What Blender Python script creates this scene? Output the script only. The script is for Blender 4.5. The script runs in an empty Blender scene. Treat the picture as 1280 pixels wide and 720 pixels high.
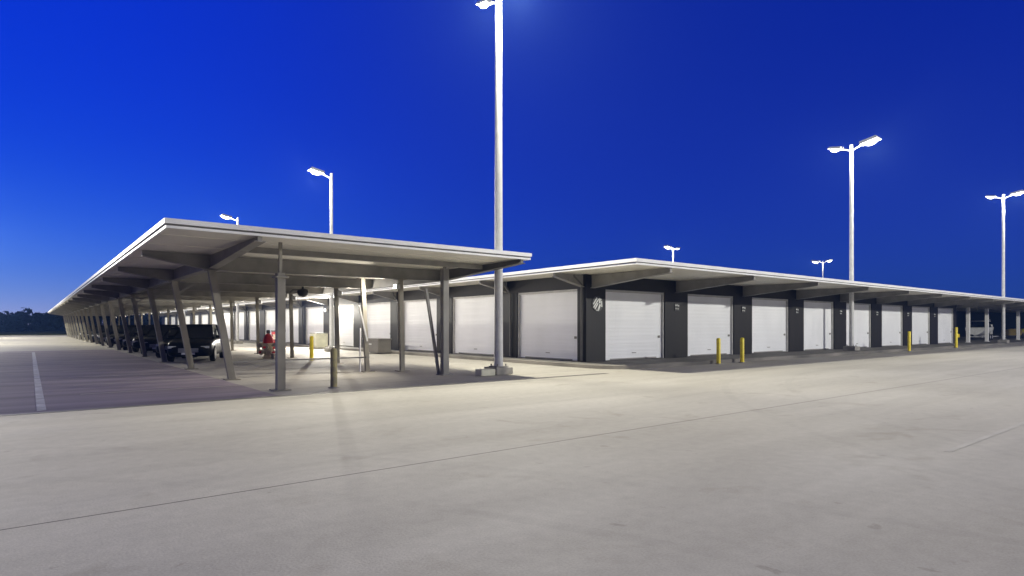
import bpy, math, random
from mathutils import Vector, Matrix
random.seed(7)
R = math.radians
scn = bpy.context.scene
COL = scn.collection

# ------------------------------------------------------------------ materials
def mat(name, c, rough=.6, metal=0.0, c2=None, scale=3.0, mixf=.5, bump=0.0, bscale=30.0, stretch=(1,1,1), spec=.5, detail=5):
    m = bpy.data.materials.new(name); m.use_nodes = True
    nt = m.node_tree; n = nt.nodes; l = nt.links
    b = n['Principled BSDF']
    b.inputs['Roughness'].default_value = rough
    b.inputs['Metallic'].default_value = metal
    b.inputs['Specular IOR Level'].default_value = spec
    tc = n.new('ShaderNodeTexCoord'); mp = n.new('ShaderNodeMapping'); mp.inputs['Scale'].default_value = stretch
    l.new(tc.outputs['Object'], mp.inputs['Vector'])
    if c2 is None: c2 = tuple(x*.82 for x in c)
    t = n.new('ShaderNodeTexNoise'); t.inputs['Scale'].default_value = scale; t.inputs['Detail'].default_value = detail
    l.new(mp.outputs[0], t.inputs['Vector'])
    rp = n.new('ShaderNodeValToRGB'); rp.color_ramp.elements[0].position = .5-.5*mixf*.6; rp.color_ramp.elements[1].position = .5+.5*mixf*.6
    rp.color_ramp.elements[0].color = (*c2, 1); rp.color_ramp.elements[1].color = (*c, 1)
    l.new(t.outputs['Fac'], rp.inputs['Fac']); l.new(rp.outputs[0], b.inputs['Base Color'])
    if bump:
        t2 = n.new('ShaderNodeTexNoise'); t2.inputs['Scale'].default_value = bscale; t2.inputs['Detail'].default_value = 6
        l.new(mp.outputs[0], t2.inputs['Vector'])
        bp = n.new('ShaderNodeBump'); bp.inputs['Strength'].default_value = bump; bp.inputs['Distance'].default_value = .02
        l.new(t2.outputs['Fac'], bp.inputs['Height']); l.new(bp.outputs[0], b.inputs['Normal'])
    return m

def glow(name, c, s):
    m = bpy.data.materials.new(name); m.use_nodes = True
    b = m.node_tree.nodes['Principled BSDF']
    b.inputs['Base Color'].default_value = (.9, .9, .9, 1)
    b.inputs['Emission Color'].default_value = (*c, 1); b.inputs['Emission Strength'].default_value = s
    return m

def concrete_mat():
    """lot slab: stained beige concrete with sawn joints"""
    m = bpy.data.materials.new('lot_concrete'); m.use_nodes = True
    nt = m.node_tree; n = nt.nodes; l = nt.links; b = n['Principled BSDF']
    tc = n.new('ShaderNodeTexCoord')
    def noise(scale, stretch, detail=6, dist=0.0):
        mp = n.new('ShaderNodeMapping'); mp.inputs['Scale'].default_value = stretch; l.new(tc.outputs['Object'], mp.inputs['Vector'])
        t = n.new('ShaderNodeTexNoise'); t.inputs['Scale'].default_value = scale; t.inputs['Detail'].default_value = detail
        t.inputs['Distortion'].default_value = dist
        l.new(mp.outputs[0], t.inputs['Vector']); return t.outputs['Fac']
    def ramp(f, a, b_, ca, cb):
        r = n.new('ShaderNodeValToRGB'); r.color_ramp.elements[0].position = a; r.color_ramp.elements[1].position = b_
        r.color_ramp.elements[0].color = (*ca, 1); r.color_ramp.elements[1].color = (*cb, 1); l.new(f, r.inputs['Fac']); return r.outputs[0]
    def mul(a, c, f=1.0):
        x = n.new('ShaderNodeMix'); x.data_type = 'RGBA'; x.blend_type = 'MULTIPLY'; x.inputs['Factor'].default_value = f
        l.new(a, x.inputs[6]); l.new(c, x.inputs[7]); return x.outputs[2]
    base = ramp(noise(.16, (1, 1.6, 1), 5, .4), .35, .65, (.392, .370, .322), (.455, .433, .385))
    streak = ramp(noise(.5, (.22, 2.6, 1), 6, .6), .3, .7, (.90, .895, .89), (1.05, 1.045, 1.04))
    fine = ramp(noise(7, (1, 1, 1), 8), .3, .7, (.93, .93, .93), (1.04, 1.04, 1.04))
    blot = ramp(noise(.9, (1, 1, 1), 6, 1.2), .60, .78, (1, 1, 1), (.80, .78, .75))
    spots = ramp(noise(3.2, (1, 1, 1), 3, .3), .70, .745, (1, 1, 1), (.80, .79, .78))
    grain = ramp(noise(55, (1, 1, 1), 4), .3, .7, (.90, .90, .90), (1.07, 1.07, 1.07))
    c = mul(mul(mul(mul(mul(base, streak), fine), blot), spots), grain)
    # joints
    sp = n.new('ShaderNodeSeparateXYZ'); l.new(tc.outputs['Object'], sp.inputs[0])
    def M(op, a, v=None, w=None):
        x = n.new('ShaderNodeMath'); x.operation = op; l.new(a, x.inputs[0])
        if v is not None:
            if isinstance(v, (int, float)): x.inputs[1].default_value = v
            else: l.new(v, x.inputs[1])
        if w is not None: x.inputs[2].default_value = w
        return x.outputs[0]
    def line(axis, off, period, half):
        a = M('ADD', sp.outputs[axis], -off + 1000*period)
        a = M('MODULO', a, period); a = M('SUBTRACT', a, period/2); a = M('ABSOLUTE', a); a = M('SUBTRACT', a, period/2); a = M('ABSOLUTE', a)
        return M('LESS_THAN', a, half)
    j1 = line(1, 6.05, 9.2, .012); j2 = line(0, 1.2, 9.2, .006)
    # faint tyre arcs
    def arc(cx, cy, r, hw):
        dx = M('ADD', sp.outputs[0], -cx); dy = M('ADD', sp.outputs[1], -cy)
        d = M('SQRT', M('ADD', M('MULTIPLY', dx, dx), M('MULTIPLY', dy, dy)))
        return M('LESS_THAN', M('ABSOLUTE', M('ADD', d, -r)), hw)
    ty = M('MAXIMUM', M('MAXIMUM', arc(24, -7, 17.2, .09), arc(24, -7, 18.75, .09)), M('MAXIMUM', arc(-9, -2, 13.4, .08), arc(-9, -2, 14.9, .08)))
    ty = M('MULTIPLY', M('MULTIPLY', ty, noise(1.1, (1, 1, 1), 5)), .12)
    tm = n.new('ShaderNodeMix'); tm.data_type = 'RGBA'; l.new(ty, tm.inputs['Factor']); l.new(c, tm.inputs[6]); tm.inputs[7].default_value = (.14, .13, .12, 1)
    c = tm.outputs[2]
    j = j1
    mx = n.new('ShaderNodeMix'); mx.data_type = 'RGBA'; l.new(j, mx.inputs['Factor']); l.new(c, mx.inputs[6]); mx.inputs[7].default_value = (.12, .11, .10, 1)
    l.new(mx.outputs[2], b.inputs['Base Color'])
    rr = n.new('ShaderNodeMapRange'); l.new(noise(.8, (.4, 1.6, 1)), rr.inputs[0]); rr.inputs[3].default_value = .55; rr.inputs[4].default_value = .85
    l.new(rr.outputs[0], b.inputs['Roughness']); b.inputs['Specular IOR Level'].default_value = .2
    bp = n.new('ShaderNodeBump'); bp.inputs['Strength'].default_value = .25; bp.inputs['Distance'].default_value = .01
    l.new(noise(40, (1, 1, 1), 8), bp.inputs['Height']); l.new(bp.outputs[0], b.inputs['Normal'])
    return m

M_ = {}
M_['concrete'] = concrete_mat()
M_['bkerb'] = mat('shade_darkened_kerb', (.24, .22, .19), .8, c2=(.085, .08, .07), scale=.35, bump=.2)  # building kerb, its shade put in as a darker concrete colour
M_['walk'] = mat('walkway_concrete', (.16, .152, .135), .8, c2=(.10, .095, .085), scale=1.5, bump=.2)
M_['kerb'] = mat('kerb_concrete', (.34, .32, .28), .8, c2=(.20, .19, .17), scale=2.5, bump=.2)
M_['grass'] = mat('grass_blades', (.17, .17, .04), 1.0, spec=0.0, c2=(.035, .05, .015), scale=.3, bump=.5, bscale=8)
M_['white'] = mat('white_fascia_metal', (.86, .85, .82), .4, c2=(.78, .77, .74), scale=2)
M_['soffit'] = mat('roof_sheet', (.82, .79, .70), .5, c2=(.72, .69, .60), scale=.8, stretch=(1, .3, 1))
M_['rooftop'] = mat('roof_membrane', (.5, .5, .48), .7)
M_['edge'] = mat('roof_groove', (.10, .095, .085), .6)
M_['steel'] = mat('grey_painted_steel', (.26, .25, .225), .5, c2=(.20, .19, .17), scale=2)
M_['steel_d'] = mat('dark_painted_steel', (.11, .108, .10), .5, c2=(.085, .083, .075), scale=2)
M_['post'] = mat('canopy_post_paint', (.29, .27, .225), .6, spec=.15, c2=(.21, .195, .16), scale=3, stretch=(1, 1, .4))
M_['brown'] = mat('dark_brown_wall', (.016, .0137, .0107), .5, spec=.28, c2=(.012, .0105, .0085), scale=1.4, stretch=(1, 1, .3), bump=.15, bscale=12)
M_['door'] = mat('white_door_slats', (.84, .845, .85), .38, c2=(.77, .775, .78), scale=.7, stretch=(1, 1, .5))
M_['doorframe'] = mat('door_frame_steel', (.55, .54, .51), .4)
M_['galv'] = mat('galvanised_pole', (.58, .58, .565), .45, metal=.0, c2=(.48, .48, .47), scale=4)
M_['head'] = mat('lamp_housing', (.45, .45, .44), .4)
M_['lens'] = glow('lamp_lens', (1, .975, .93), 4)
M_['lens_far'] = glow('lamp_lens_dim', (1, .97, .92), 3.5)
M_['lens_small'] = glow('small_lamp_lens', (1, .95, .86), 6)
M_['yellow'] = mat('yellow_paint', (.88, .72, .03), .45, c2=(.78, .60, .03), scale=5, mixf=.4)
M_['olive'] = mat('worn_olive_paint', (.36, .31, .13), .6, c2=(.24, .21, .12), scale=6, mixf=.4)
M_['black_paint'] = mat('black_car_paint', (.008, .009, .011), .4, c2=(.006, .007, .009), spec=.12)
M_['navy_paint'] = mat('dark_blue_car_paint', (.008, .010, .017), .4, c2=(.006, .008, .013), spec=.12)
M_['glass'] = mat('dark_glass', (.02, .024, .028), .06, c2=(.018, .02, .022), spec=.12)
M_['tyre'] = mat('tyre_rubber', (.015, .015, .015), .8)
M_['rim'] = mat('alloy_rim', (.6, .6, .6), .3, metal=.3)
M_['lampglass'] = mat('headlamp_glass', (.55, .56, .58), .15)
M_['tail'] = mat('red_lamp_glass', (.35, .02, .02), .2)
M_['red'] = mat('red_enamel', (.75, .04, .045), .4)
M_['cream'] = mat('cream_paint', (.72, .62, .46), .5)
M_['bark'] = mat('bark', (.05, .04, .03), .9)
M_['leaf'] = mat('dark_leaves', (.012, .018, .010), 1.0, spec=.0, c2=(.007, .010, .007), scale=.3)
M_['earth'] = mat('pale_earth', (.42, .35, .24), .9, c2=(.3, .24, .15), scale=.8, bump=.4)
M_['line'] = mat('worn_white_paint', (.62, .61, .60), .7, c2=(.34, .33, .32), scale=3.5, mixf=.5)
M_['linef'] = mat('faded_line_paint', (.455, .435, .385), .8, c2=(.40, .38, .335), scale=2.5)
M_['dark_line'] = mat('dark_strip_tone', (.085, .08, .07), .6, c2=(.12, .11, .10), scale=6)
M_['box'] = mat('grey_box_paint', (.13, .12, .105), .5)
M_['cab'] = mat('cream_cabinet_paint', (.62, .60, .46), .5)
M_['blackp'] = mat('black_plastic', (.012, .012, .012), .3)
M_['gel'] = mat('white_gelcoat', (.82, .82, .80), .25)
M_['dwall'] = mat('dark_back_wall', (.014, .014, .015), .8)
M_['tarp'] = mat('yellow_tarp', (.55, .52, .04), .5, c2=(.42, .36, .03), scale=2, bump=.3, bscale=5)
M_['tarp2'] = mat('ochre_tarp', (.30, .22, .05), .6, c2=(.2, .14, .03), scale=2, bump=.3, bscale=5)
M_['sign'] = mat('sign_white', (.75, .76, .72), .4)
M_['signd'] = mat('sign_dark', (.04, .04, .035), .5)
M_['blue'] = mat('blue_sticker', (.10, .17, .36), .5)

# ------------------------------------------------------------------ mesh helpers
class MB:
    def __init__(s): s.v = []; s.f = []; s.sm = []
    def add(s, vs, fs, smooth=False):
        o = len(s.v); s.v += [tuple(p) for p in vs]
        for f in fs: s.f.append(tuple(i+o for i in f)); s.sm.append(smooth)
        return s
    def box(s, a, b):
        x0, y0, z0 = a; x1, y1, z1 = b
        return s.add([(x0,y0,z0),(x1,y0,z0),(x1,y1,z0),(x0,y1,z0),(x0,y0,z1),(x1,y0,z1),(x1,y1,z1),(x0,y1,z1)],
              [(0,3,2,1),(4,5,6,7),(0,1,5,4),(1,2,6,5),(2,3,7,6),(3,0,4,7)])
    def prism(s, pts, axis, a, b):
        """pts: 2D outline, extruded along axis from a to b.  axis 'x': pts=(y,z); 'y': pts=(x,z); 'z': pts=(x,y)"""
        def P(p, t): return (t, p[0], p[1]) if axis == 'x' else (p[0], t, p[1]) if axis == 'y' else (p[0], p[1], t)
        n = len(pts); vs = [P(p, a) for p in pts]+[P(p, b) for p in pts]
        fs = [tuple(range(n))[::-1], tuple(range(n, 2*n))]+[(i, (i+1) % n, n+(i+1) % n, n+i) for i in range(n)]
        return s.add(vs, fs)
    def bar(s, p, q, w, d=None, up=(0, 1, 0)):
        p = Vector(p); q = Vector(q); d = d or w; t = (q-p).normalized(); u = Vector(up)
        a = t.cross(u).normalized(); b_ = a.cross(t).normalized()
        vs = []
        for c in (p, q):
            for (i, j) in ((-1,-1),(1,-1),(1,1),(-1,1)): vs.append(c+a*(i*w/2)+b_*(j*d/2))
        return s.add(vs, [(0,3,2,1),(4,5,6,7),(0,1,5,4),(1,2,6,5),(2,3,7,6),(3,0,4,7)])
    def tube(s, pts, r, n=14, caps=True):
        """tube through pts; r number or list"""
        pts = [Vector(p) for p in pts]; rs = r if isinstance(r, (list, tuple)) else [r]*len(pts)
        rings = []
        for i, p in enumerate(pts):
            t = (pts[min(i+1, len(pts)-1)]-pts[max(i-1, 0)]).normalized()
            ref = Vector((0, 0, 1)) if abs(t.z) < .9 else Vector((1, 0, 0))
            a = t.cross(ref).normalized(); b_ = t.cross(a)
            rings.append([p+(a*math.cos(2*math.pi*k/n)+b_*math.sin(2*math.pi*k/n))*rs[i] for k in range(n)])
        vs = [v for g in rings for v in g]
        fs = [(i*n+k, i*n+(k+1) % n, (i+1)*n+(k+1) % n, (i+1)*n+k) for i in range(len(pts)-1) for k in range(n)]
        s.add(vs, fs, True)
        if caps:
            s.add(rings[0], [tuple(range(n))]); s.add(rings[-1], [tuple(range(n))])
        return s
    def lathe(s, prof, c=(0, 0, 0), n=20):
        vs = [(c[0]+r*math.cos(2*math.pi*k/n), c[1]+r*math.sin(2*math.pi*k/n), c[2]+z) for (r, z) in prof for k in range(n)]
        fs = [(i*n+k, i*n+(k+1) % n, (i+1)*n+(k+1) % n, (i+1)*n+k) for i in range(len(prof)-1) for k in range(n)]
        s.add(vs, fs, True); return s
    def grid(s, rows, smooth=True, close=False):
        m = len(rows[0]); vs = [p for r_ in rows for p in r_]
        fs = []
        for i in range(len(rows)-1):
            for k in range(m if close else m-1):
                fs.append((i*m+k, i*m+(k+1) % m, (i+1)*m+(k+1) % m, (i+1)*m+k))
        return s.add(vs, fs, smooth)
    def build(s, name, m, parent=None, loc=None, bevel=0, recalc=True):
        me = bpy.data.meshes.new(name); me.from_pydata(s.v, [], s.f); me.update()
        for i, p in enumerate(me.polygons): p.use_smooth = s.sm[i]
        if recalc:
            import bmesh
            bm = bmesh.new(); bm.from_mesh(me); bmesh.ops.recalc_face_normals(bm, faces=bm.faces); bm.to_mesh(me); bm.free()
        me.materials.append(m)
        o = bpy.data.objects.new(name, me); COL.objects.link(o)
        if parent is not None: o.parent = parent
        if loc is not None: o.location = loc
        if bevel:
            b = o.modifiers.new('bevel', 'BEVEL'); b.width = bevel; b.segments = 2; b.limit_method = 'ANGLE'
        return o

def tag(o, label, cat, group=None):
    o['label'] = label; o['category'] = cat
    if group: o['group'] = group
    return o
def struct(o, kind='structure'):
    o['kind'] = kind; return o
def root(name, loc, label, cat, rz=0, group=None):
    o = bpy.data.objects.new(name, None); o.empty_display_size = .3; COL.objects.link(o)
    o.location = loc; o.rotation_euler = (0, 0, rz); return tag(o, label, cat, group)
def copy_tree(o, parent=None):
    c = o.copy(); COL.objects.link(c)
    if parent is not None:
        c.parent = parent; c.matrix_parent_inverse = o.matrix_parent_inverse.copy()
    for ch in list(o.children): copy_tree(ch, c)
    return c

# ------------------------------------------------------------------ ground
g = MB().add([(-1500,-1500,-.02),(1500,-1500,-.02),(1500,1500,-.02),(-1500,1500,-.02)], [(0,1,2,3)])
struct(g.build('ground', M_['grass'], recalc=False))
g = MB().add([(-70,-70,0),(170,-70,0),(170,126,0),(-70,126,0)], [(0,1,2,3)])
struct(g.build('concrete_pavement', M_['concrete'], recalc=False))
# kerb along the lot's far edge
struct(MB().box((-70, 126.0, -.02), (170, 126.35, .12)).build('far_kerb', M_['kerb']))
# low grass rise in front of the wood
rows = []
for i in range(7):
    t = i/6
    rows.append([(x, 127+t*60, -.015+0.62*math.sin(t*math.pi/2)*(.75+.25*math.sin(x*.05))) for x in range(-260, 201, 10)])
struct(MB().grid(rows).build('grass_bank', M_['grass']))

# narrow dark strip in front of the canopy
struct(MB().box((-14, 13.70, -.01), (14.9, 13.90, .006)).build('dark_strip', M_['dark_line']))
pv = mat('shade_toned_paving', (.33, .275, .31), .8, c2=(.20, .162, .192), scale=.55, stretch=(.16, 2.1, 1), mixf=.55, bump=.15, spec=.2, detail=6)  # paving sheet with the canopy roof's mauve shade put into its colour
struct(MB().add([(-14, 13.92, .004), (4.35, 13.92, .004), (4.35, 48.6, .004), (-14, 48.6, .004)], [(0,1,2,3)]).build('shade_toned_paving', pv, recalc=False))
# painted lines
def rect(x0, y0, x1, y1, z=.008):
    return MB().add([(x0,y0,z),(x1,y0,z),(x1,y1,z),(x0,y1,z)], [(0,1,2,3)])
struct(rect(.10, 14.1, .24, 46).build('painted_lane_line', M_['line'], recalc=False))
struct(rect(-7, 46.2, .24, 46.5).build('painted_stop_line', M_['line'], recalc=False))
pl = MB()
for k, yy in enumerate([16.9, 19.6, 22.6, 26.0, 29.6, 33.8, 38.2, 42.8]):
    pl.add([(.9,yy,.008),(9.6,yy,.008),(9.6,yy+.11,.008),(.9,yy+.11,.008)], [(0,1,2,3)])
struct(pl.build('painted_bay_lines', M_['linef'], recalc=False))
struct(rect(8.9, 2.52, 34, 2.60, .003).build('faded_line', M_['linef'], recalc=False))

# walkway round the storage building with rounded corner
WX, WY, rc = 16.15, 14.6, 1.3
def walk_outline(off):
    pts = [(WX+off, 116)]
    cx, cy = WX+rc, WY+rc
    rr = rc-off
    for k in range(9):
        a = math.pi+k/8*math.pi/2
        pts.append((cx+rr*math.cos(a), cy+rr*math.sin(a)))
    pts += [(112, WY+off)]
    return pts
out = walk_outline(0); inn = walk_outline(.16)
kb = MB()
n = len(out)
ring = [(p[0], p[1], 0) for p in out]; r2 = [(p[0], p[1], .125) for p in out]
r2b = [(p[0]+(q[0]-p[0])*.2, p[1]+(q[1]-p[1])*.2, .15) for p, q in zip(out, inn)]
r3 = [(p[0], p[1], .15) for p in inn]; r4 = [(p[0], p[1], 0) for p in inn]
kb.grid([ring, r2, r2b, r3, r4], smooth=False)
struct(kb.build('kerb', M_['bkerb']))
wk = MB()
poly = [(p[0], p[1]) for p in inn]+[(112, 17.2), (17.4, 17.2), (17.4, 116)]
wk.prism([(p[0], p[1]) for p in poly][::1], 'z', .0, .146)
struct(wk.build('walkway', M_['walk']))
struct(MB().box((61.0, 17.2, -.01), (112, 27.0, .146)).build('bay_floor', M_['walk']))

# ------------------------------------------------------------------ storage building
bld = root('storage_building', (17.1, 16.9, 0), 'low L-shaped storage building with white roll-up doors between dark brown piers', 'building')
def bpart(mb, name, m, bevel=0):
    mb.v = [(x-17.1, y-16.9, z) for x, y, z in mb.v]
    return mb.build(name, m, bld, bevel=bevel)
ZT = 3.60   # underside of the roof
DZ = 3.05   # door head
NB, NA = 8, 18
doorsB = [(18.2+5.48*k, 18.2+5.48*k+3.82) for k in range(NB)]
doorsA = [(17.4+5.35*k, 17.4+5.35*k+3.85) for k in range(NA)]
w = MB()
# front B wall (Y=16.9)
prev = 17.1
for a, b in doorsB:
    w.box((prev, 16.9, .146), (a, 17.3, ZT)); w.box((a, 16.9, DZ), (b, 17.3, ZT)); prev = b
w.box((prev, 16.9, .146), (61.0, 17.3, ZT))
# front A wall (X=17.1)
prev = 17.3
for a, b in doorsA:
    w.box((17.1, prev, .146), (17.5, a, ZT)); w.box((17.1, a, DZ), (17.5, b, ZT)); prev = b
w.box((17.1, prev, .146), (17.5, 114.6, ZT))
bpart(w, 'wall', M_['brown'])
w = MB().box((60.7, 17.3, 0), (61.0, 27.0, ZT)).box((27.3, 27.0, 0), (112, 27.3, ZT)).box((27.0, 27.0, 0), (27.3, 114.6, ZT)).box((17.5, 114.3, 0), (27.0, 114.6, ZT)).box((111.7, 17.3, 0), (112, 27.0, ZT))
bpart(w, 'back_wall', M_['dwall'])
# roof: L-shaped slab with double white fascia
EX, EY = 15.5, 13.05
rf = MB()
Lr = [(EX, 116), (EX, EY), (113, EY), (113, 28), (28, 28), (28, 116)]
rf.prism(Lr, 'z', ZT, 3.70)
bpart(rf, 'roof', M_['soffit'])
def offL(o): return [(EX-o, 116+o), (EX-o, EY-o), (113+o, EY-o), (113+o, 28+o), (28+o, 28+o), (28+o, 116+o)]
def fascia_ring(mb, o0, o1, z0, z1):
    A, B = offL(o0), offL(o1)
    rows = [[(p[0], p[1], z) for p in P]+[(P[0][0], P[0][1], z)] for P, z in ((A, z0), (B, z0), (B, z1), (A, z1), (A, z0))]
    mb.grid(rows, smooth=False)
fb = MB(); fascia_ring(fb, -.04, .055, 3.662, 3.775); fascia_ring(fb, -.03, .03, 3.575, 3.632)
bpart(fb, 'fascia', M_['white'])
fb = MB(); fascia_ring(fb, 0.0, .012, 3.634, 3.660)
bpart(fb, 'fascia_groove', M_['edge'])
rt = MB(); rt.prism([(x, y) for x, y in [(EX+.06, 115.9), (EX+.06, EY+.06), (112.9, EY+.06), (112.9, 27.9), (27.9, 27.9), (27.9, 115.9)]], 'z', 3.70, 3.735)
bpart(rt, 'roof_membrane', M_['rooftop'])
# cantilever soffit beams, tapered
def beamB(x):
    m = MB()
    m.prism([(16.9, 3.08), (16.9, 3.585), (13.14, 3.585), (13.14, 3.44)], 'x', x-.05, x+.05)
    m.prism([(16.9, 3.06), (16.9, 3.08), (13.14, 3.44), (13.14, 3.42)], 'x', x-.12, x+.12)
    return m
def beamA(y):
    m = MB()
    m.prism([(17.1, 3.12), (17.1, 3.585), (15.6, 3.585), (15.6, 3.46)], 'y', y-.05, y+.05)
    m.prism([(17.1, 3.10), (17.1, 3.12), (15.6, 3.46), (15.6, 3.44)], 'y', y-.12, y+.12)
    return m
bx_ = [17.45]+[b+.83 for a, b in doorsB]+[66.5+5.45*k for k in range(8)]
for x in bx_: bpart(beamB(x), 'roof_beam', M_['steel'])
for y in [17.12]+[b+.75 for a, b in doorsA]: bpart(beamA(y), 'roof_beam', M_['steel'])
bpart(MB().box((61.0, 16.86, 3.22), (112, 17.06, 3.59)), 'header_beam', M_['steel'])
for k in range(9):
    x = 64.3+5.45*k
    p = MB().box((x-.13, 16.84, .146), (x+.13, 17.08, 3.215)).box((x-.2, 16.78, .146), (x+.2, 17.14, .17))
    bpart(p, 'support_post', M_['white'])
# roll-up doors
def door_mesh(wd):
    """curtain in local x 0..wd, facing -y, z .16..DZ"""
    m = MB(); prof = []; z = .165; hgt = .30; nsec = int((DZ-.17)/hgt)
    hgt = (DZ-.17)/nsec
    for i in range(nsec):
        z0 = .165+i*hgt
        prof += [(.007, z0), (0, z0+.010), (0, z0+hgt*.32), (.003, z0+hgt*.36), (.003, z0+hgt*.62), (0, z0+hgt*.66), (0, z0+hgt-.010)]
    prof.append((.012, .165+nsec*hgt))
    m.grid([[(0, y, z) for y, z in prof], [(wd, y, z) for y, z in prof]], smooth=False)
    m.box((0, .02, .165), (wd, .05, DZ))
    return m
def garage(a, b, face, k):
    wd = b-a-.12
    m = door_mesh(wd)
    fr = MB(); hd = MB()
    # frame jambs + head, handle and latch in the same local space
    fr.box((-.06, -.10, .15), (0, .04, DZ-.002)).box((wd, -.10, .15), (wd+.06, .04, DZ-.002)).box((.0, -.09, DZ-.09), (wd, .0-.003, DZ-.003))
    hd.box((wd/2-.12, -.03, .42), (wd/2+.12, -.004, .45)).box((wd-.25, -.035, 1.05), (wd-.12, -.004, 1.15)).box((wd*.1, -.02, .17), (wd*.9, -.003, .22))
    out = []
    for q in (m, fr, hd):
        if face == 'B': q.v = [(a+.06+x, 17.06+y, z) for x, y, z in q.v]
        else: q.v = [(17.26+y, b-.06-x, z) for x, y, z in q.v]
    d = bpart(m, 'garage_door', M_['door'])
    for q, nm, mm in ((fr, 'door_frame', M_['doorframe']), (hd, 'handle', M_['steel'])):
        q.v = [(x-17.1, y-16.9, z) for x, y, z in q.v]
        q.build(nm, mm, d)
    return d
for k, (a, b) in enumerate(doorsB): garage(a, b, 'B', k)
for k, (a, b) in enumerate(doorsA): garage(a, b, 'A', k)
# little white unit markers on the piers of the right wing
def plaque(x, z=2.42):
    m = MB().box((x-.17, 16.872, z-.16), (x+.17, 16.897, z+.16))
    p = bpart(m, 'unit_marker', M_['signd'])
    for (dx, dz, sx, sz) in ((-.10, .08, .07, .06), (.0, .09, .05, .045), (.09, .06, .08, .05), (-.09, -.07, .05, .05), (.05, -.08, .06, .04)):
        MB().box((x+dx-sx/2-17.1, 16.858-16.9, z+dz-sz/2), (x+dx+sx/2-17.1, 16.871-16.9, z+dz+sz/2)).build('mark', M_['sign'], p)
for a, b in doorsB[:7]: plaque(b+.83)
# downspouts on left wing piers
for k in (0, 2, 5, 8, 11):
    y = doorsA[k][1]+.35
    d = MB().tube([(17.02, y, .2), (17.02, y, 3.0), (16.7, y, 3.4), (16.7, y, 3.56)], .05, 10)
    bpart(d, 'downspout', M_['steel_d'])
y = 17.08
bpart(MB().tube([(17.03, y, .2), (17.03, y, 3.2), (16.6, y, 3.5), (16.6, y, 3.57)], .045, 10), 'downspout', M_['steel_d'])

# corner emblem: pale roundel with diagonal bars and a curved figure
sg = root('roundel_sign', (17.72, 16.9, 2.45), 'pale striped roundel sign on the dark corner pier', 'sign')
disc = MB().tube([(0, -.03, 0), (0, -.003, 0)], .31, 28); disc.build('sign_disc', M_['signd'], sg)
st = MB()
for (p, q, wd) in (((-.26, -.02), (-.05, .24), .055), ((-.25, -.16), (.04, .19), .055), ((-.17, -.21), (.0, .02), .05), ((.02, -.24), (.13, -.02), .08), ((.10, .02), (.10, .2), .09), ((.2, .12), (.22, -.12), .05), ((.05, .22), (.2, .17), .04), ((-.1, -.25), (.05, -.27), .03)):
    MB().bar((p[0], -.038, p[1]), (q[0], -.038, q[1]), wd, .012).build('stripe', M_['sign'], sg)
# small blue mark on one far door of the left wing
ds = MB()
ds.tube([(17.24, 55.35, 2.72), (17.24, 55.0, 2.62), (17.24, 54.7, 2.50)], .07, 8).tube([(17.24, 54.75, 2.62), (17.24, 54.3, 2.45), (17.24, 53.9, 2.42)], .055, 8)
tag(ds.build('door_decal', M_['blue']), 'small blue scribble-like mark on a white roll-up door behind the canopy', 'decal')

# ------------------------------------------------------------------ parking canopy
cn = root('parking_canopy', (7.1, 16.3, 0), 'long flat-roofed steel parking canopy with leaning posts and white roof edge', 'canopy')
def cpart(mb, name, m, parent=None, bevel=0):
    mb.v = [(x-7.1, y-16.3, z) for x, y, z in mb.v]
    return mb.build(name, m, parent or cn, bevel=bevel)
CX0, CX1, CY0, CY1 = 2.2, 11.95, 14.2, 118.0
# ribbed deck
dk = MB()
prof = []
x = CX0+.02
dk.box((CX0+.02, CY0+.02, 3.60), (CX1-.02, CY1-.02, 3.70))
cpart(dk, 'roof_deck', M_['soffit'])
rb = MB()
y = CY0+1.2
while y < CY1-.5:
    rb.box((CX0+.08, y-.03, 3.585), (CX1-.08, y+.03, 3.5995)); y += 1.88
cpart(rb, 'deck_seams', M_['soffit'])
def ring(mb, o, t, z0, z1):
    a = (CX0-o, CY0-o, CX1+o, CY1+o)
    O = [(a[0],a[1]),(a[2],a[1]),(a[2],a[3]),(a[0],a[3]),(a[0],a[1])]; I = [(a[0]+t,a[1]+t),(a[2]-t,a[1]+t),(a[2]-t,a[3]-t),(a[0]+t,a[3]-t),(a[0]+t,a[1]+t)]
    mb.grid([[(p[0], p[1], z) for p in P] for P, z in ((I, z0), (O, z0), (O, z1), (I, z1), (I, z0))], smooth=False)
f = MB(); ring(f, .04, .08, 3.668, 3.775); ring(f, .015, .06, 3.575, 3.628); cpart(f, 'fascia', M_['white'])
f = MB(); ring(f, .0, .03, 3.630, 3.666); cpart(f, 'fascia_groove', M_['edge'])
cpart(MB().box((CX0+.06, CY0+.06, 3.7), (CX1-.06, CY1-.06, 3.735)), 'roof_membrane', M_['rooftop'])
YS = [18.9+5.65*k for k in range(18)]
TX = 4.05
# cross beams
for i, y in enumerate(YS):
    m = MB()
    m.prism([(CX0+.15, 3.45), (TX-.1, 3.17), (11.75, 3.20), (11.75, 3.582), (CX0+.15, 3.582)], 'y', y-.045, y+.045)
    m.prism([(CX0+.15, 3.43), (TX-.1, 3.15), (11.75, 3.18), (11.75, 3.20), (TX-.1, 3.17), (CX0+.15, 3.45)], 'y', y-.11, y+.11)
    cpart(m, 'cross_beam', M_['steel'])
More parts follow.
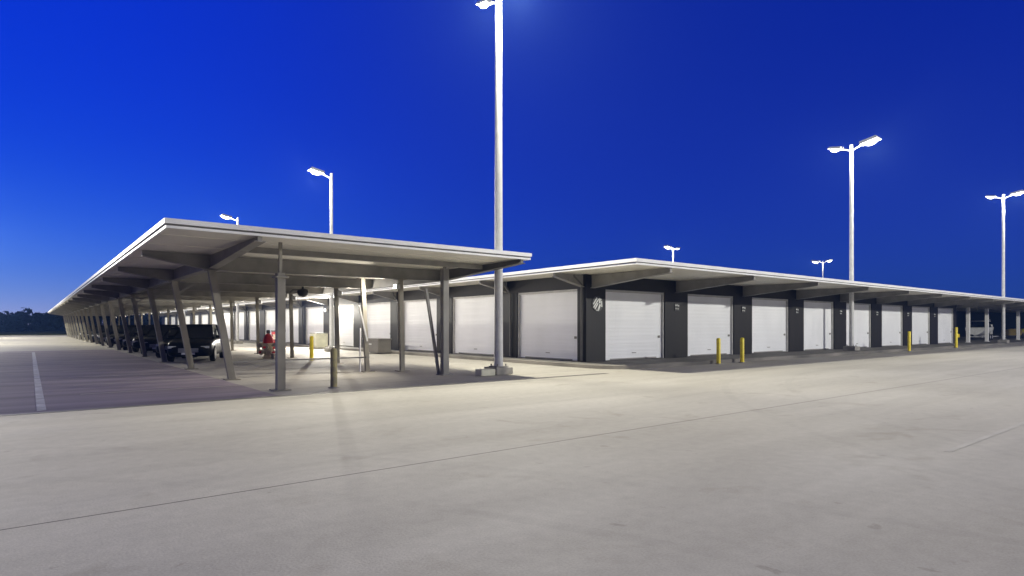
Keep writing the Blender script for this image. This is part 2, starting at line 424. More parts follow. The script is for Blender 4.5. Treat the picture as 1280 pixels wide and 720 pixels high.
# long girders with tapered front tips
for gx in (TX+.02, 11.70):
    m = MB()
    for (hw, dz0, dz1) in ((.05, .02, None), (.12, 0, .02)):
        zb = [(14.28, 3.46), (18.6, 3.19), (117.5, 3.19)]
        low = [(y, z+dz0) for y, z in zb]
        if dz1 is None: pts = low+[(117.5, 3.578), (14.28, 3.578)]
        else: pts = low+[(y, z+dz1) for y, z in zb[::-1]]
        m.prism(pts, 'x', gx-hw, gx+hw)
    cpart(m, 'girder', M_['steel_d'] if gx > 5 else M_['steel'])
m = MB()
m.box((4.3, 16.2, 3.42), (11.6, 16.3, 3.575)); cpart(m, 'purlin', M_['steel'])
# leaning left posts
def lean(xt, xb, y, zt=3.15, wd=.19, nm='post', mm='post'):
    m = MB().bar((xt, y, zt), (xb, y, .0), wd, wd*.8)
    m.box((xb-.2, y-.17, 0), (xb+.2, y+.17, .025)).box((xt-.16, y-.13, zt-.012), (xt+.16, y+.13, zt+.012))
    return cpart(m, nm, M_[mm])
for y in YS: lean(TX, TX+.55, y)
for y in YS: lean(10.05, 10.12, y, 3.17, .15)
m = MB().box((4.665, 14.955, 0), (4.855, 15.145, 2.84)).box((4.725, 15.01, 2.84), (4.795, 15.09, 3.584)).box((4.56, 14.85, 0), (4.96, 15.25, .025)).box((4.6, 14.9, 2.72), (4.92, 15.2, 2.76))
cpart(m, 'post', M_['post'])
m = MB().box((10.30, 16.5, 0), (10.50, 16.7, 3.40)).box((10.2, 16.4, 0), (10.6, 16.8, .025)).box((10.36, 16.56, 3.40), (10.44, 16.64, 3.59))
cpart(m, 'post', M_['steel'])
m = MB().bar((9.92, 16.95, 2.75), (10.28, 16.75, 0), .08, .08); cpart(m, 'leaning_strut', M_['steel'])
lean(8.85, 9.03, 19.35, 3.18, .14)
m = MB().bar((8.62, 19.1, 2.25), (9.0, 19.3, 1.05), .05, .05); cpart(m, 'brace', M_['white'])
m = MB().tube([(8.70, 19.2, .02), (8.70, 19.2, 1.5)], .028, 10); cpart(m, 'conduit', M_['white'])
# knee braces on some left posts
for y in YS[1:6]:
    cpart(MB().bar((TX+.1, y+.0, 2.72), (TX+.75, y, 3.16), .07, .07), 'brace', M_['steel'])
# dashed longitudinal rail (cross rail low between posts)
m = MB().box((4.64, 18.9, .50), (8.9, 18.95, .545)); cpart(m, 'wheel_rail', M_['steel'])
# lamps added on the posts to brighten the doors and floor
def area(name, loc, rot, power, sx, sy, color=(1, .93, .82), parent=None, spread=None):
    L = bpy.data.lights.new(name, 'AREA'); L.shape = 'RECTANGLE'; L.size = sx; L.size_y = sy; L.energy = power; L.color = color
    if spread: L.spread = spread
    o = bpy.data.objects.new(name, L); COL.objects.link(o); o.location = loc; o.rotation_euler = rot
    if parent: o.parent = parent
    return o
PL = 190.0
for i, y in enumerate(YS):
    if i == 0 or (i > 12 and i % 2): continue
    b = MB().box((10.06, y-.13, 2.86), (10.26, y+.13, 3.02)).box((10.10, y-.10, 3.02), (10.2, y+.10, 3.05))
    h = cpart(b, 'post_fill_lamp', M_['head'])
    s = MB().box((10.262, y-.11, 2.87), (10.275, y+.11, 3.0)); s.v = [(q[0]-7.1, q[1]-16.3, q[2]) for q in s.v]
    s.build('lamp_lens', M_['lens_small'], h)
    area('post_fill_light', (10.30-7.1, y-16.3, 2.93), (0, R(-58), 0), PL, .2, .12, parent=cn)
# lamp on the first back-row post, turned to the bay as fill
h = cpart(MB().box((9.84, 18.78, 2.84), (9.98, 19.02, 3.0)), 'post_fill_lamp', M_['head'])
s = MB().box((9.828-7.1, 18.80-16.3, 2.85), (9.839-7.1, 19.0-16.3, 2.99)); s.build('lamp_lens', M_['lens_small'], h)
area('post_fill_light', (9.78-7.1, 18.9-16.3, 2.92), (0, R(66), 0), 130, .12, .2, color=(1, .93, .80), parent=cn, spread=R(125))
# wall lamps on left wing piers, low and bright: they throw the long post shadows across the bays
for (y, pw) in ((43.4, 1900), (75.5, 700)):
    h = bpart(MB().box((16.93, y-.16, 2.62), (17.098, y+.16, 2.86)), 'wall_lamp', M_['head'])
    s = MB().box((16.915-17.1, y-.13-16.9, 2.64), (16.929-17.1, y+.13-16.9, 2.84)); s.build('lamp_lens', M_['lens_small'], h)
    area('wall_lamp_light', (16.89-17.1, y-16.9, 2.74), (R(84), 0, R(90+24)), pw, .26, .16, color=(1, .95, .84), parent=bld)
# dome on a bracket hanging beneath the deck
dm = root('ceiling_dome', (9.9, 28.1, 3.2), 'black dome fixture hanging under the canopy ceiling', 'ceiling dome')
MB().lathe([(0, .36), (.05, .36), (.05, .1), (.20, .06), (.26, -.04), (.24, -.16), (.14, -.27), (0, -.30)], n=20).build('dome', M_['blackp'], dm)
MB().tube([(0.1, 0, .05), (-.45, 0, .02), (-.6, 0, -.12)], .05, 10).build('bracket', M_['steel_d'], dm)

# ------------------------------------------------------------------ light poles
def point(name, loc, power, parent, color=(1, .965, .80), r=.16):
    L = bpy.data.lights.new(name, 'POINT'); L.energy = power; L.color = color; L.shadow_soft_size = r
    o = bpy.data.objects.new(name, L); COL.objects.link(o); o.location = loc; o.parent = parent; return o
def head(parent, p, d, lens, s=1.0):
    """shoebox head at p (arm end), pointing outward d (unit xy), slightly tipped up"""
    p = Vector(p); d = Vector((d[0], d[1], 0)); side = Vector((-d.y, d.x, 0)); up = Vector((0, 0, 1))
    t = (d+up*.18).normalized(); nrm = t.cross(side).normalized();  nrm = nrm if nrm.z > 0 else -nrm
    def P(a, b, c): return p+t*(a*s)+side*(b*s)+nrm*(c*s)
    h = MB(); top = [P(-.02,-.16,.10), P(.62,-.19,.10), P(.62,.19,.10), P(-.02,.16,.10)]; bot = [P(-.02,-.2,-.03), P(.68,-.24,-.03), P(.68,.24,-.03), P(-.02,.2,-.03)]
    h.add(bot+top, [(0,3,2,1),(4,5,6,7),(0,1,5,4),(1,2,6,5),(2,3,7,6),(3,0,4,7)])
    ho = h.build('lamp_head', M_['head'], parent)
    L = MB(); rows = []
    for i in range(5):
        f = i/4; sh = math.cos(f*math.pi/2); dep = -.034-.13*math.sin(f*math.pi/2)
        cx = .36
        rows.append([P(cx+.27*sh*math.cos(2*math.pi*k/16), .20*sh*math.sin(2*math.pi*k/16), dep) for k in range(16)])
    L.grid(rows, close=True); L.build('lens', lens, ho)
    c = P(.36, 0, -.36)
    return c
def pole(loc, H, d, heads, power, label, lens='lens', color=(1, .965, .80), concrete=True, group='tall light poles of the lot', r0=.13, s=1.0, second=.25, arm=.55):
    rt_ = root('light_pole', loc, label, 'light pole', group=group)
    bz = 0
    if concrete:
        MB().box((-.34, -.34, 0), (.34, .34, .24)).build('concrete_base', M_['kerb'], rt_, bevel=.03); bz = .24
    b = MB().box((-.23, -.23, bz+.001), (.23, .23, bz+.03))
    for i in (-1, 1):
        for j in (-1, 1): b.tube([(.17*i, .17*j, bz+.03), (.17*i, .17*j, bz+.10)], .022, 8)
    b.build('base_plate', M_['steel'], rt_)
    MB().tube([(0, 0, bz+.03), (0, 0, bz+.2), (0, 0, H*.5), (0, 0, H)], [r0*1.06, r0, r0*.86, r0*.70], 20).build('pole', M_['galv'], rt_)
    for k, sg_ in enumerate(heads):
        dx, dy = d[0]*sg_, d[1]*sg_
        a = MB().tube([(0, 0, H-.35), (dx*arm*.5, dy*arm*.5, H-.22), (dx*arm, dy*arm, H-.12)], .045, 10); a.build('arm', M_['galv'], rt_)
        ln = M_[lens] if k == 0 else M_['lens_far']
        c = head(rt_, (dx*arm, dy*arm, H-.10), (dx, dy), ln, s if k == 0 else s*.75)
        if power: point('pole_light', c, power*(1 if k == 0 else second), rt_, color=color)
    return rt_
P1 = 8400
p1 = pole((11.92, 15.75, 0), 12.4, (0, -1), (1, -1), P1, 'nearest light pole, rising beside the canopy corner past the top of the photo', r0=.145)
# conduit box at its foot
hb = MB().box((-.95, -.22, 0), (-.40, .12, .21)); hb.v = [(x, y, z) for x, y, z in hb.v]
tag(hb.build('junction_box', M_['cab'], loc=(11.92, 15.6, 0), bevel=.02), 'low yellowish box on the pavement at the foot of the nearest light pole', 'box')
pole((37.6, 15.55, .146), 12.0, (0, -1), (1, -1), 3400, 'tall light pole rising through the right wing roof, concrete base before a white door', s=1.4)
pole((65.4, 14.75, .146), 12.7, (0, -1), (1, -1), 2600, 'light pole at the far right edge with two lamp heads', s=1.3)
pole((14.6, 36.4, 0), 11.0, (-1, 0), (1,), 2600, 'light pole with a single bright head rising behind the left canopy roof', s=1.25, concrete=True, r0=.12)
pole((14.6, 58.0, 0), 11.3, (-1, 0), (1,), 2600, 'light pole whose lamp just clears the left canopy roof', s=1.3, r0=.12)
pole((14.6, 82.0, 0), 11.0, (-1, 0), (1,), 2000, 'light pole hidden far behind the left canopy', s=1.2, r0=.12)
pole((69.5, 52.0, 0), 12.4, (-1, 0), (1, -1), 1500, 'small distant light pole above the corner of the right wing roof', s=1.6)
pole((105, 48, 0), 12.6, (0, 1), (1, -1), 1500, 'faintest distant light pole above the right wing roof, its heads side by side', s=1.9, r0=.1)
# lot poles outside the frame
pole((40, -23, 0), 12.4, (0, 1), (1, -1), 41000, 'light pole on the open lot facing the right wing doors', s=1, color=(1, .985, .92), second=.08)
pole((74, -22, 0), 12.4, (0, 1), (1, -1), 10000, 'light pole on the far right of the open lot', s=1, color=(1, .985, .92), second=.08)
pole((8, -24, 0), 12.4, (0, 1), (1, -1), 1500, 'light pole on the open lot behind the viewer', s=1, second=.4)
pole((-7.5, 72, 0), 12.4, (-1, 0), (1, -1), 14000, 'light pole left of the lane line', s=1)
pole((-8, 106, 0), 12.4, (-1, 0), (1, -1), 22000, 'light pole at the far left end of the lot', s=1)

# ------------------------------------------------------------------ bollards
def bollard(loc, label, h=1.07, mm='yellow'):
    b = root('bollard', loc, label, 'bollard', group='yellow safety bollards')
    MB().lathe([(.085, 0), (.085, h-.06), (.07, h-.02), (.035, h), (0, h+.005)], n=16).build('post', M_[mm], b)
    MB().lathe([(.15, 0), (.15, .012), (.088, .03)], n=16).build('collar', M_['kerb'], b)
    return b
bollard((22.2, 14.35, 0), 'yellow bollard in front of the second right wing door, left one of the close pair')
bollard((23.85, 14.28, 0), 'yellow bollard before the dark pier right of the second door, right of the close pair')
bollard((42.9, 14.35, 0), 'lone yellow bollard by the sixth door of the right wing', h=1.25)
b = bollard((52.3, 14.5, 0), 'yellow bollard with a small box on its side near the open bays', h=1.5)
MB().box((.08, -.12, .75), (.26, .12, 1.0)).build('bracket_box', M_['yellow'], b)
bollard((9.95, 27.1, 0), 'yellow bollard under the canopy in front of the cream cabinet', h=1.12)
bollard((6.02, 14.85, 0), 'stout yellowish bollard between the two front canopy posts', h=1.0, mm='olive')

# ------------------------------------------------------------------ cabinet, bin, hydrant cluster
cb = root('utility_cabinet', (16.0, 42.0, 0), 'cream utility cabinet with two doors standing against the left wing kerb', 'cabinet')
MB().box((-.45, -.62, .08), (.35, .62, 1.05)).build('body', M_['cab'], cb, bevel=.02)
MB().box((-.48, -.58, .14), (-.452, -.02, 1.0)).build('door', M_['cab'], cb, bevel=.008)
MB().box((-.48, .02, .14), (-.452, .58, 1.0)).build('door', M_['cab'], cb, bevel=.008)
MB().box((-.5, -.66, 1.051), (.4, .66, 1.09)).build('lid', M_['steel'], cb)
MB().box((-.5, -.66, 0), (.4, .66, .08)).build('plinth', M_['kerb'], cb)
gb = root('storage_chest', (15.65, 32.3, 0), 'low grey storage chest standing before a left wing door', 'chest')
MB().box((-.4, -1.0, .06), (.4, 1.0, .78)).build('body', M_['box'], gb, bevel=.02)
MB().box((-.44, -1.04, .781), (.44, 1.04, .86)).build('lid', M_['box'], gb, bevel=.02)
MB().box((-.415, -.15, .5), (-.40, .15, .58)).build('latch', M_['rim'], gb)

hy = root('fire_hydrant', (9.1, 30.6, 0), 'red and cream fire hydrant with round side outlets under the canopy', 'hydrant')
MB().lathe([(.24, 0), (.24, .05), (.17, .07), (.17, .62), (.21, .64), (.21, .70)], n=18).build('barrel', M_['cream'], hy)
MB().lathe([(.20, .70), (.20, .78), (.17, .95), (.12, 1.08), (.05, 1.14)], n=18).build('bonnet', M_['red'], hy)
MB().lathe([(.05, 1.14), (.07, 1.16), (.07, 1.3), (0, 1.31)], n=10).build('cap_nut', M_['steel_d'], hy)
for k, (a, z) in enumerate(((R(142), .62), (R(-38), .62), (R(-128), .52), (R(-160), .30), (R(-75), .28))):
    dv = Vector((math.cos(a), math.sin(a), 0))
    o = MB().tube([dv*.12+Vector((0,0,z)), dv*.30+Vector((0,0,z)), dv*.30+Vector((0,0,z)), dv*.36+Vector((0,0,z))], [.08, .08, .13, .13], 14).build('outlet', M_['cream'], hy)
    MB().tube([dv*.361+Vector((0,0,z)), dv*.40+Vector((0,0,z))], .055, 10).build('outlet_cap', M_['red'], o)
vp = root('valve_post', (9.5, 31.35, 0), 'red valve post with a hand wheel between the hydrant and a canopy post', 'valve post')
MB().tube([(0, 0, 0), (0, 0, .72)], .10, 12).build('stem', M_['red'], vp)
MB().lathe([(.13, .42), (.27, .44), (.27, .86), (.13, .90), (0, .92)], n=14).build('valve_body', M_['red'], vp)
MB().tube([(0, 0, .9), (0, 0, 1.15)], .03, 8).build('spindle', M_['steel'], vp)
fp = root('red_equipment_box', (14.9, 47.6, 0), 'red equipment box on a stand with a dark lid behind the front canopy post', 'equipment box')
MB().box((-.3, -.7, .35), (.3, .7, 1.15)).build('case', M_['red'], fp, bevel=.03)
MB().box((-.33, -.74, 1.151), (.33, .74, 1.24)).build('lid', M_['steel_d'], fp)
MB().box((-.31, -.3, .55), (-.301, .25, .95)).build('front_panel', M_['cream'], fp)
for j in (-.55, .55): MB().box((-.25, j-.05, 0), (.25, j+.05, .35)).build('leg', M_['steel_d'], fp)
wb = MB().box((-.28, -.2, 0), (.28, .2, .26))
tag(wb.build('concrete_block', M_['cream'], loc=(9.35, 29.9, 0), bevel=.03), 'small pale block on the floor beside the hydrant', 'block')

# ------------------------------------------------------------------ cars
def loft(rows_, y_list): pass
def make_car(name, paint, L=4.6, W=1.86, H=1.62, suv=True):
    r_ = bpy.data.objects.new(name, None); COL.objects.link(r_)
    hw = W/2; f = -L/2; b = L/2; belt = 1.02 if suv else .90; hood = .98 if suv else .80
    # lower body stations: (y, halfwidth, zlow, ztop)
    S = [(f, .62*hw, .36, .60), (f+.06, .82*hw, .26, .70), (f+.25, .95*hw, .22, hood-.12), (f+.7, hw, .22, hood-.04), (f+1.25, hw, .22, belt-.02), (f+2.2, hw, .22, belt), (b-1.4, hw, .22, belt+.02), (b-.5, .985*hw, .24, belt+.03), (b-.12, .93*hw, .28, belt), (b, .80*hw, .38, belt-.12)]
    rows = []
    for (y, w_, z0, z1) in S:
        h_ = z1-z0
        half = [(0, z0), (w_*.85, z0), (w_*.97, z0+.08), (w_, z0+h_*.45), (w_*.985, z0+h_*.75), (w_*.93, z1-.03), (w_*.84, z1), (w_*.4, z1+.025), (0, z1+.03)]
        rows.append([(x, y, z) for x, z in half]+[(-x, y, z) for x, z in half[::-1][1:-1]])
    m = MB(); m.grid(rows, close=True); m.add(rows[0], [tuple(range(len(rows[0])))], True); m.add(rows[-1], [tuple(range(len(rows[-1])))], True)
    body = m.build('body', paint, r_)
    sb = body.modifiers.new('sub', 'SUBSURF'); sb.levels = 1; sb.render_levels = 1
    # greenhouse glass
    y0 = f+1.15; yr0 = y0+.85; yr1 = b-.75 if suv else b-1.35; y1 = b-.12 if suv else b-.55
    def gh(y, z, wz): return [(wz, y, z), (-wz, y, z)]
    base = [(.86*hw, y0, belt), (.90*hw, yr0, belt+.01), (.90*hw, (yr0+yr1)/2, belt+.02), (.88*hw, yr1, belt+.02), (.80*hw, y1, belt+.01)]
    top = [(.66*hw, yr0+.02, H-.05), (.70*hw, yr0+.3, H-.02), (.72*hw, (yr0+yr1)/2, H), (.70*hw, yr1-.05, H-.02), (.64*hw, yr1+.12, H-.07)]
    # windscreen, side glass, rear glass as one faceted shell
    P = [Vector(p) for p in base]; Q = [Vector(p) for p in top]
    mir = lambda v: Vector((-v.x, v.y, v.z))
    loop0 = P+[mir(p) for p in P[::-1]]; loop1 = Q+[mir(p) for p in Q[::-1]]
    g = MB(); g.grid([loop0, loop1], smooth=False, close=True)
    glass = g.build('windows', M_['glass'], r_)
    rf_ = MB(); inner = [Vector((p.x*.55, p.y*.96+.0, H+.035)) for p in loop1]
    rf_.grid([loop1, [Vector((p.x*.93, p.y, p.z+.035)) for p in loop1], inner], smooth=True, close=True); rf_.add(inner, [tuple(range(len(inner)))], True)
    rf_.build('roof', paint, r_)
    for i in range(5):
        for s in (1, -1):
            a = P[i] if s == 1 else mir(P[i]); c = Q[i] if s == 1 else mir(Q[i])
            if i in (0, 2, 3, 4): MB().bar(a+Vector((s*.008, 0, 0)), c+Vector((s*.008, 0, 0)), .07, .05).build('pillar', paint, r_)
    for s in (1, -1):
        for y in (f+.86, b-.92):
            wheel = MB().tube([(s*(hw-.20), y, .35), (s*(hw-.19), y, .35), (s*(hw-.01), y, .35), (s*(hw+.012), y, .35)], [.30, .35, .35, .32], 22).build('wheel', M_['tyre'], r_)
            rim = MB().tube([(s*(hw+.0135), y, .35), (s*(hw+.02), y, .35)], .06, 10)
            for q in range(8):
                a = q*math.pi/4
                rim.bar((s*(hw+.016), y, .35), (s*(hw+.016), y+.235*math.cos(a), .35+.235*math.sin(a)), .055, .012, up=(1, 0, 0))
            rim.tube([(s*(hw+.0125), y, .35), (s*(hw+.0165), y, .35)], .25, 22)
            rim.build('rim', M_['rim'], wheel)
        MB().add([(s*.50*hw, f+.035, .58), (s*.80*hw, f+.10, .58), (s*.88*hw, f+.22, .70), (s*.52*hw, f+.12, .70)], [(0,1,2,3)]).build('headlight', M_['lampglass'], r_)
        hl = MB().box((min(s*.50*hw, s*.86*hw), f+.05, .60), (max(s*.50*hw, s*.86*hw), f+.2, .70)); hl.build('headlight_unit', M_['lampglass'], r_, bevel=.02)
        MB().box((min(s*.60*hw, s*.90*hw), b-.12, .72), (max(s*.60*hw, s*.90*hw), b-.02, .88)).build('tail_light', M_['tail'], r_, bevel=.02)
        MB().box((min(s*hw*.9, s*(hw+.20)), y0+.42, belt+.0), (max(s*hw*.9, s*(hw+.20)), y0+.56, belt+.14)).build('mirror', paint, r_, bevel=.03)
    gr = MB()
    for k in range(4): gr.box((-.42*hw, f-.01, .44+k*.045), (.42*hw, f+.05, .46+k*.045))
    gr.build('grille', M_['rim'], r_)
    MB().box((-.26, f-.022, .33), (.26, f+.02, .42)).build('number_plate', M_['lampglass'], r_)
    return r_
suv = make_car('parked_car', M_['black_paint'])
sed = make_car('parked_car', M_['navy_paint'], L=4.6, W=1.8, H=1.47, suv=False)
a_ = R(20)
carsY = [31.3+4.15*k for k in range(16)]
names = ['nearest black sport utility vehicle under the canopy with one pale wheel showing',
         'black car parked second from the open end of the canopy, behind the nearest one',
         'third dark car from the open end of the canopy']
ords = ['fourth','fifth','sixth','seventh','eighth','ninth','tenth','eleventh','twelfth','thirteenth','fourteenth','fifteenth','last']
names += ['%s dark car from the open end of the canopy, glimpsed between leaning posts' % o for o in ords]
used = set()
for i, y in enumerate(carsY):
    srcs = suv if i % 3 != 1 else sed
    c = srcs if id(srcs) not in used else copy_tree(srcs)
    used.add(id(srcs))
    c.location = (6.15+(.15 if i % 2 else 0), y, 0); c.rotation_euler = (0, 0, -a_+R(random.uniform(-2, 2)))
    tag(c, names[i], 'car', 'dark cars parked at an angle under the canopy')

# ------------------------------------------------------------------ boat in the open bay
bt = root('boat', (79.6, 19.6, 0), 'white motor boat with dark windscreen and cover in the open bay at right', 'boat')
rows = []
for i in range(9):
    t = i/8; x = -3.3+6.6*t; w_ = .95*(1-max(0, (t-.55)/.45)**2.2*.96) if True else 0
    top = 1.42+.12*t*t; keel = .66+.5*max(0, (t-.6)/.4)**2
    rows.append([(x, -w_, top), (x+(.0), -w_*.93, (top+keel)/2+.05), (x-.05*t, -w_*.45, keel+.08), (x-.1*t, 0, keel), (x-.05*t, w_*.45, keel+.08), (x, w_*.93, (top+keel)/2+.05), (x, w_, top)])
h = MB(); h.grid(rows); h.add(rows[0], [tuple(range(7))])
h.grid([[(r_[0][0], r_[0][1]*.98, r_[0][2]+.002), (r_[6][0], r_[6][1]*.98, r_[6][2]+.002)] for r_ in rows])
h.build('hull', M_['gel'], bt)
ws = MB(); ws.grid([[(-1.6, -.8, 1.45), (.7, -.8, 1.47), (1.5, 0, 1.5), (.7, .8, 1.47), (-1.6, .8, 1.45)], [(-1.5, -.7, 2.0), (.2, -.65, 2.05), (.7, 0, 2.06), (.2, .65, 2.05), (-1.5, .7, 2.0)]], smooth=False)
ws.build('windscreen', M_['glass'], bt)
MB().box((-1.6, -.75, 2.06), (.5, .75, 2.16)).build('cover', M_['head'], bt, bevel=.03)
MB().tube([(-.9, -.72, 2.18), (.2, -.72, 2.26), (.9, -.5, 2.16)], .05, 8).build('rail', M_['galv'], bt)
tr = root('boat_trailer', (79.6, 19.6, 0), 'low trailer carrying the white boat', 'trailer')
MB().box((-3.0, -.7, .42), (3.6, -.6, .52)).box((-3.0, .6, .42), (3.6, .7, .52)).box((-2.6, -.6, .43), (-2.5, .6, .51)).box((1.0, -.6, .43), (1.1, .6, .51)).box((3.3, -.6, .43), (4.8, .6, .5)).build('frame', M_['galv'], tr)
for x in (-1.0, -.1):
    for s in (-1, 1):
        wv = MB().tube([(x, s*.85, .146+.3), (x, s*1.05, .146+.3)], .31, 18).build('wheel', M_['tyre'], tr)
        MB().tube([(x, s*1.052, .446), (x, s*1.06, .446)], .17, 14).build('rim', M_['rim'], wv)
MB().box((3.9, -.12, .5), (4.15, .12, 1.75)).box((3.5, -.1, 1.2), (3.9, .1, 1.35)).build('winch_post', M_['gel'], tr)
for x in (-1.9, 1.6): MB().box((x-.05, -.4, .52), (x+.05, .4, .70)).build('bunk', M_['galv'], tr)
for (xx, tm, lb, ln) in ((90.8, 'tarp2', 'ochre covered utility trailer in the open bay right of the boat', 3.2), (96.8, 'tarp', 'bright yellow-green covered trailer at the right edge of the photo', 3.2)):
    t_ = root('covered_trailer', (xx, 19.6, 0), lb, 'trailer')
    rows = [[(x, -.85*s_, .52), (x, -.9*s_, .8*q), (x, -.5*s_, 1.22*q), (x, .0, 1.3*q), (x, .5*s_, 1.2*q), (x, .9*s_, .8*q), (x, .85*s_, .52)] for x, s_, q in ((-1.2, .9, .86), (-1.0, 1, .95), (-.5, 1, 1.0), (.3, 1.02, .92), (.9, 1, 1.0), (1.2, .9, .85))]
    m = MB(); m.grid(rows); m.add(rows[0], [tuple(range(7))]); m.add(rows[-1], [tuple(range(7))]); m.build('cover', M_[tm], t_)
    MB().box((-1.2, -.8, .42), (2.2, .8, .52)).build('chassis', M_['steel_d'], t_)
    for s in (-1, 1): MB().tube([(0, s*.82, .45), (0, s*1.0, .45)], .3, 18).build('wheel', M_['tyre'], t_)

bt.scale = (.8, .85, 1); tr.scale = (.8, .85, 1)
bt.location.x = tr.location.x = 79.0
hy.scale = (1.2, 1.2, 1.05)
# ------------------------------------------------------------------ far wood and earth pile
wd = MB(); rnd = random.Random(3)
def add_tree(mb, x, y, z, h):
    mb.tube([(x, y, z-1), (x, y, z+h*.5)], [.25, .12], 6)
    for k in range(130):
        a = rnd.uniform(0, 2*math.pi); t = rnd.random(); rr = h*.30*math.sqrt(rnd.random())*(1.15-abs(t-.4)*1.3)
        cx, cy, cz = x+rr*math.cos(a), y+rr*math.sin(a), z+h*(.02+.96*t)
        s = rnd.uniform(.4, 1.0)
        q = [Vector((rnd.uniform(-1, 1), rnd.uniform(-1, 1), rnd.uniform(-.7, .7))).normalized()*s for _ in range(3)]
        mb.add([(cx+v.x, cy+v.y, cz+v.z) for v in q], [(0,1,2)])
x = -230
while x < 190:
    for row in range(3):
        add_tree(wd, x+rnd.uniform(-1, 1), 172+row*6+rnd.uniform(-2, 2), .5, rnd.uniform(3.6, 4.3)*(1.12 if x < -8 else 1))
    if rnd.random() < .09: add_tree(wd, x, 176, .5, rnd.uniform(4.6, 5.4))
    x += 1.5
struct(wd.build('far_wood', M_['leaf'], recalc=False), 'stuff')
rows = []
for i in range(7):
    t = i/6*math.pi/2
    rows.append([(-14.0+2.0*math.cos(t)*math.cos(k*math.pi/10)*rnd.uniform(.9, 1.1), 142+1.5*math.cos(t)*math.sin(k*math.pi/10)*rnd.uniform(.9, 1.1), .3+1.1*math.sin(t)*rnd.uniform(.9, 1.08)) for k in range(20)])
tag(MB().grid(rows, close=True).build('earth_pile', M_['earth']), 'pale earth pile on the grass in front of the far wood', 'earth pile')

# ------------------------------------------------------------------ world: dusk sky
world = bpy.data.worlds.new('World'); scn.world = world; world.use_nodes = True
nt = world.node_tree; bg = nt.nodes['Background']
sky = nt.nodes.new('ShaderNodeTexSky'); sky.sky_type = 'NISHITA'; sky.sun_disc = False
sky.sun_elevation = R(2.0); sky.sun_rotation = R(-12); sky.air_density = 1.0; sky.dust_density = 0.0; sky.ozone_density = 10.0; sky.altitude = 0
N = nt.nodes; LK = nt.links
def wm(op, a, b_=None, clamp=False):
    x = N.new('ShaderNodeMath'); x.operation = op; x.use_clamp = clamp
    for i_, v in ((0, a), (1, b_)):
        if v is None: continue
        if isinstance(v, (int, float)): x.inputs[i_].default_value = v
        else: LK.new(v, x.inputs[i_])
    return x.outputs[0]
def vsc(col, f):
    x = N.new('ShaderNodeVectorMath'); x.operation = 'SCALE'; x.inputs[0].default_value = col
    if isinstance(f, (int, float)): x.inputs['Scale'].default_value = f
    else: LK.new(f, x.inputs['Scale'])
    return x.outputs[0]
def vadd(a, b_):
    x = N.new('ShaderNodeVectorMath'); x.operation = 'ADD'
    for i_, v in ((0, a), (1, b_)):
        if isinstance(v, tuple): x.inputs[i_].default_value = v
        else: LK.new(v, x.inputs[i_])
    return x.outputs[0]
tc = N.new('ShaderNodeTexCoord'); sp = N.new('ShaderNodeSeparateXYZ'); LK.new(tc.outputs['Generated'], sp.inputs[0])
z_ = wm('MAXIMUM', sp.outputs[2], 0.0)
hz = wm('SQRT', wm('SUBTRACT', 1.0001, wm('MULTIPLY', z_, z_)))
ga = R(9.4)   # azimuth of the afterglow, just left of the long canopy
dt = wm('ADD', wm('MULTIPLY', sp.outputs[0], -math.sin(ga)), wm('MULTIPLY', sp.outputs[1], math.cos(ga)))
wz = wm('MAXIMUM', wm('DIVIDE', dt, hz), 0.0)
w3 = wm('POWER', wz, 5.0); w5 = wm('POWER', wz, 7.0)
ex = lambda k: wm('EXPONENT', wm('MULTIPLY', z_, -1.0/k))
nm = N.new('ShaderNodeMix'); nm.data_type = 'RGBA'; nm.blend_type = 'MULTIPLY'; nm.inputs['Factor'].default_value = 1
nm.inputs[7].default_value = (.02, .05, .12, 1)
LK.new(sky.outputs[0], nm.inputs[6])
acc = vadd(nm.outputs[2], (.0, .009, .225))
acc = vadd(acc, vsc((0, .010, .27), w3))
acc = vadd(acc, vsc((.012, .035, .03), ex(.14)))
acc = vadd(acc, vsc((.40, 0, 0), wm('MULTIPLY', w5, ex(.045))))
acc = vadd(acc, vsc((0, .34, .12), wm('MULTIPLY', w5, ex(.085))))
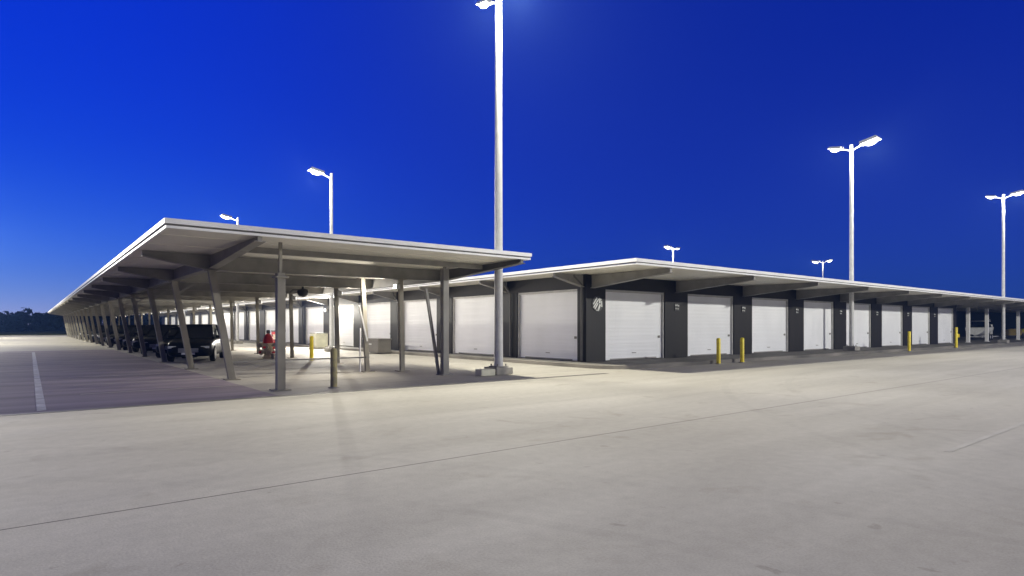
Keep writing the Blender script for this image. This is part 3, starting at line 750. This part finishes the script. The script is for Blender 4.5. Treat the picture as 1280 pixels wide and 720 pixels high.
# the dome darkens overhead and away from the afterglow
ov = N.new('ShaderNodeMapRange'); ov.interpolation_type = 'SMOOTHSTEP'; LK.new(z_, ov.inputs[0])
ov.inputs[1].default_value = .46; ov.inputs[2].default_value = .85; ov.inputs[3].default_value = 1; ov.inputs[4].default_value = .38
bk = N.new('ShaderNodeMapRange'); bk.interpolation_type = 'SMOOTHSTEP'
LK.new(wm('DIVIDE', dt, hz), bk.inputs[0]); bk.inputs[1].default_value = -.9; bk.inputs[2].default_value = .05; bk.inputs[3].default_value = .45; bk.inputs[4].default_value = 1
fin = N.new('ShaderNodeVectorMath'); fin.operation = 'SCALE'; LK.new(acc, fin.inputs[0]); LK.new(wm('MULTIPLY', ov.outputs[0], bk.outputs[0]), fin.inputs['Scale'])
LK.new(fin.outputs[0], bg.inputs['Color'])
bg.inputs['Strength'].default_value = 1.0

# thin scattering volume added round the lot to imitate lens halos at the lamps
hm = bpy.data.materials.new('halo_volume'); hm.use_nodes = True
hn = hm.node_tree.nodes; hn.clear()
ho_ = hn.new('ShaderNodeOutputMaterial'); hv = hn.new('ShaderNodeVolumePrincipled')
hv.inputs['Color'].default_value = (.20, .40, 1, 1); hv.inputs['Density'].default_value = .0007; hv.inputs['Anisotropy'].default_value = .0
hm.node_tree.links.new(hv.outputs[0], ho_.inputs['Volume'])
struct(MB().box((-260, -90, -1.1), (215, 205, 16)).build('added_haze', hm), 'stuff')

# ------------------------------------------------------------------ camera
cam = bpy.data.cameras.new('camera'); co = bpy.data.objects.new('camera', cam); COL.objects.link(co)
co.location = (0, 0, 1.55); co.rotation_euler = (R(90), 0, -math.atan2(.621, .784))
cam.sensor_width = 36; cam.lens = 36*761/1280; cam.shift_y = 48/1280; cam.clip_end = 3000; cam.clip_start = .1
scn.camera = co
scn.view_settings.view_transform = 'Standard'; scn.view_settings.look = 'None'; scn.view_settings.exposure = 0; scn.view_settings.gamma = 1
try:
    scn.cycles.use_denoising = True; scn.cycles.use_light_tree = True; scn.cycles.max_bounces = 6; scn.cycles.sample_clamp_indirect = 4; scn.cycles.sample_clamp_direct = 60.0
except Exception: pass
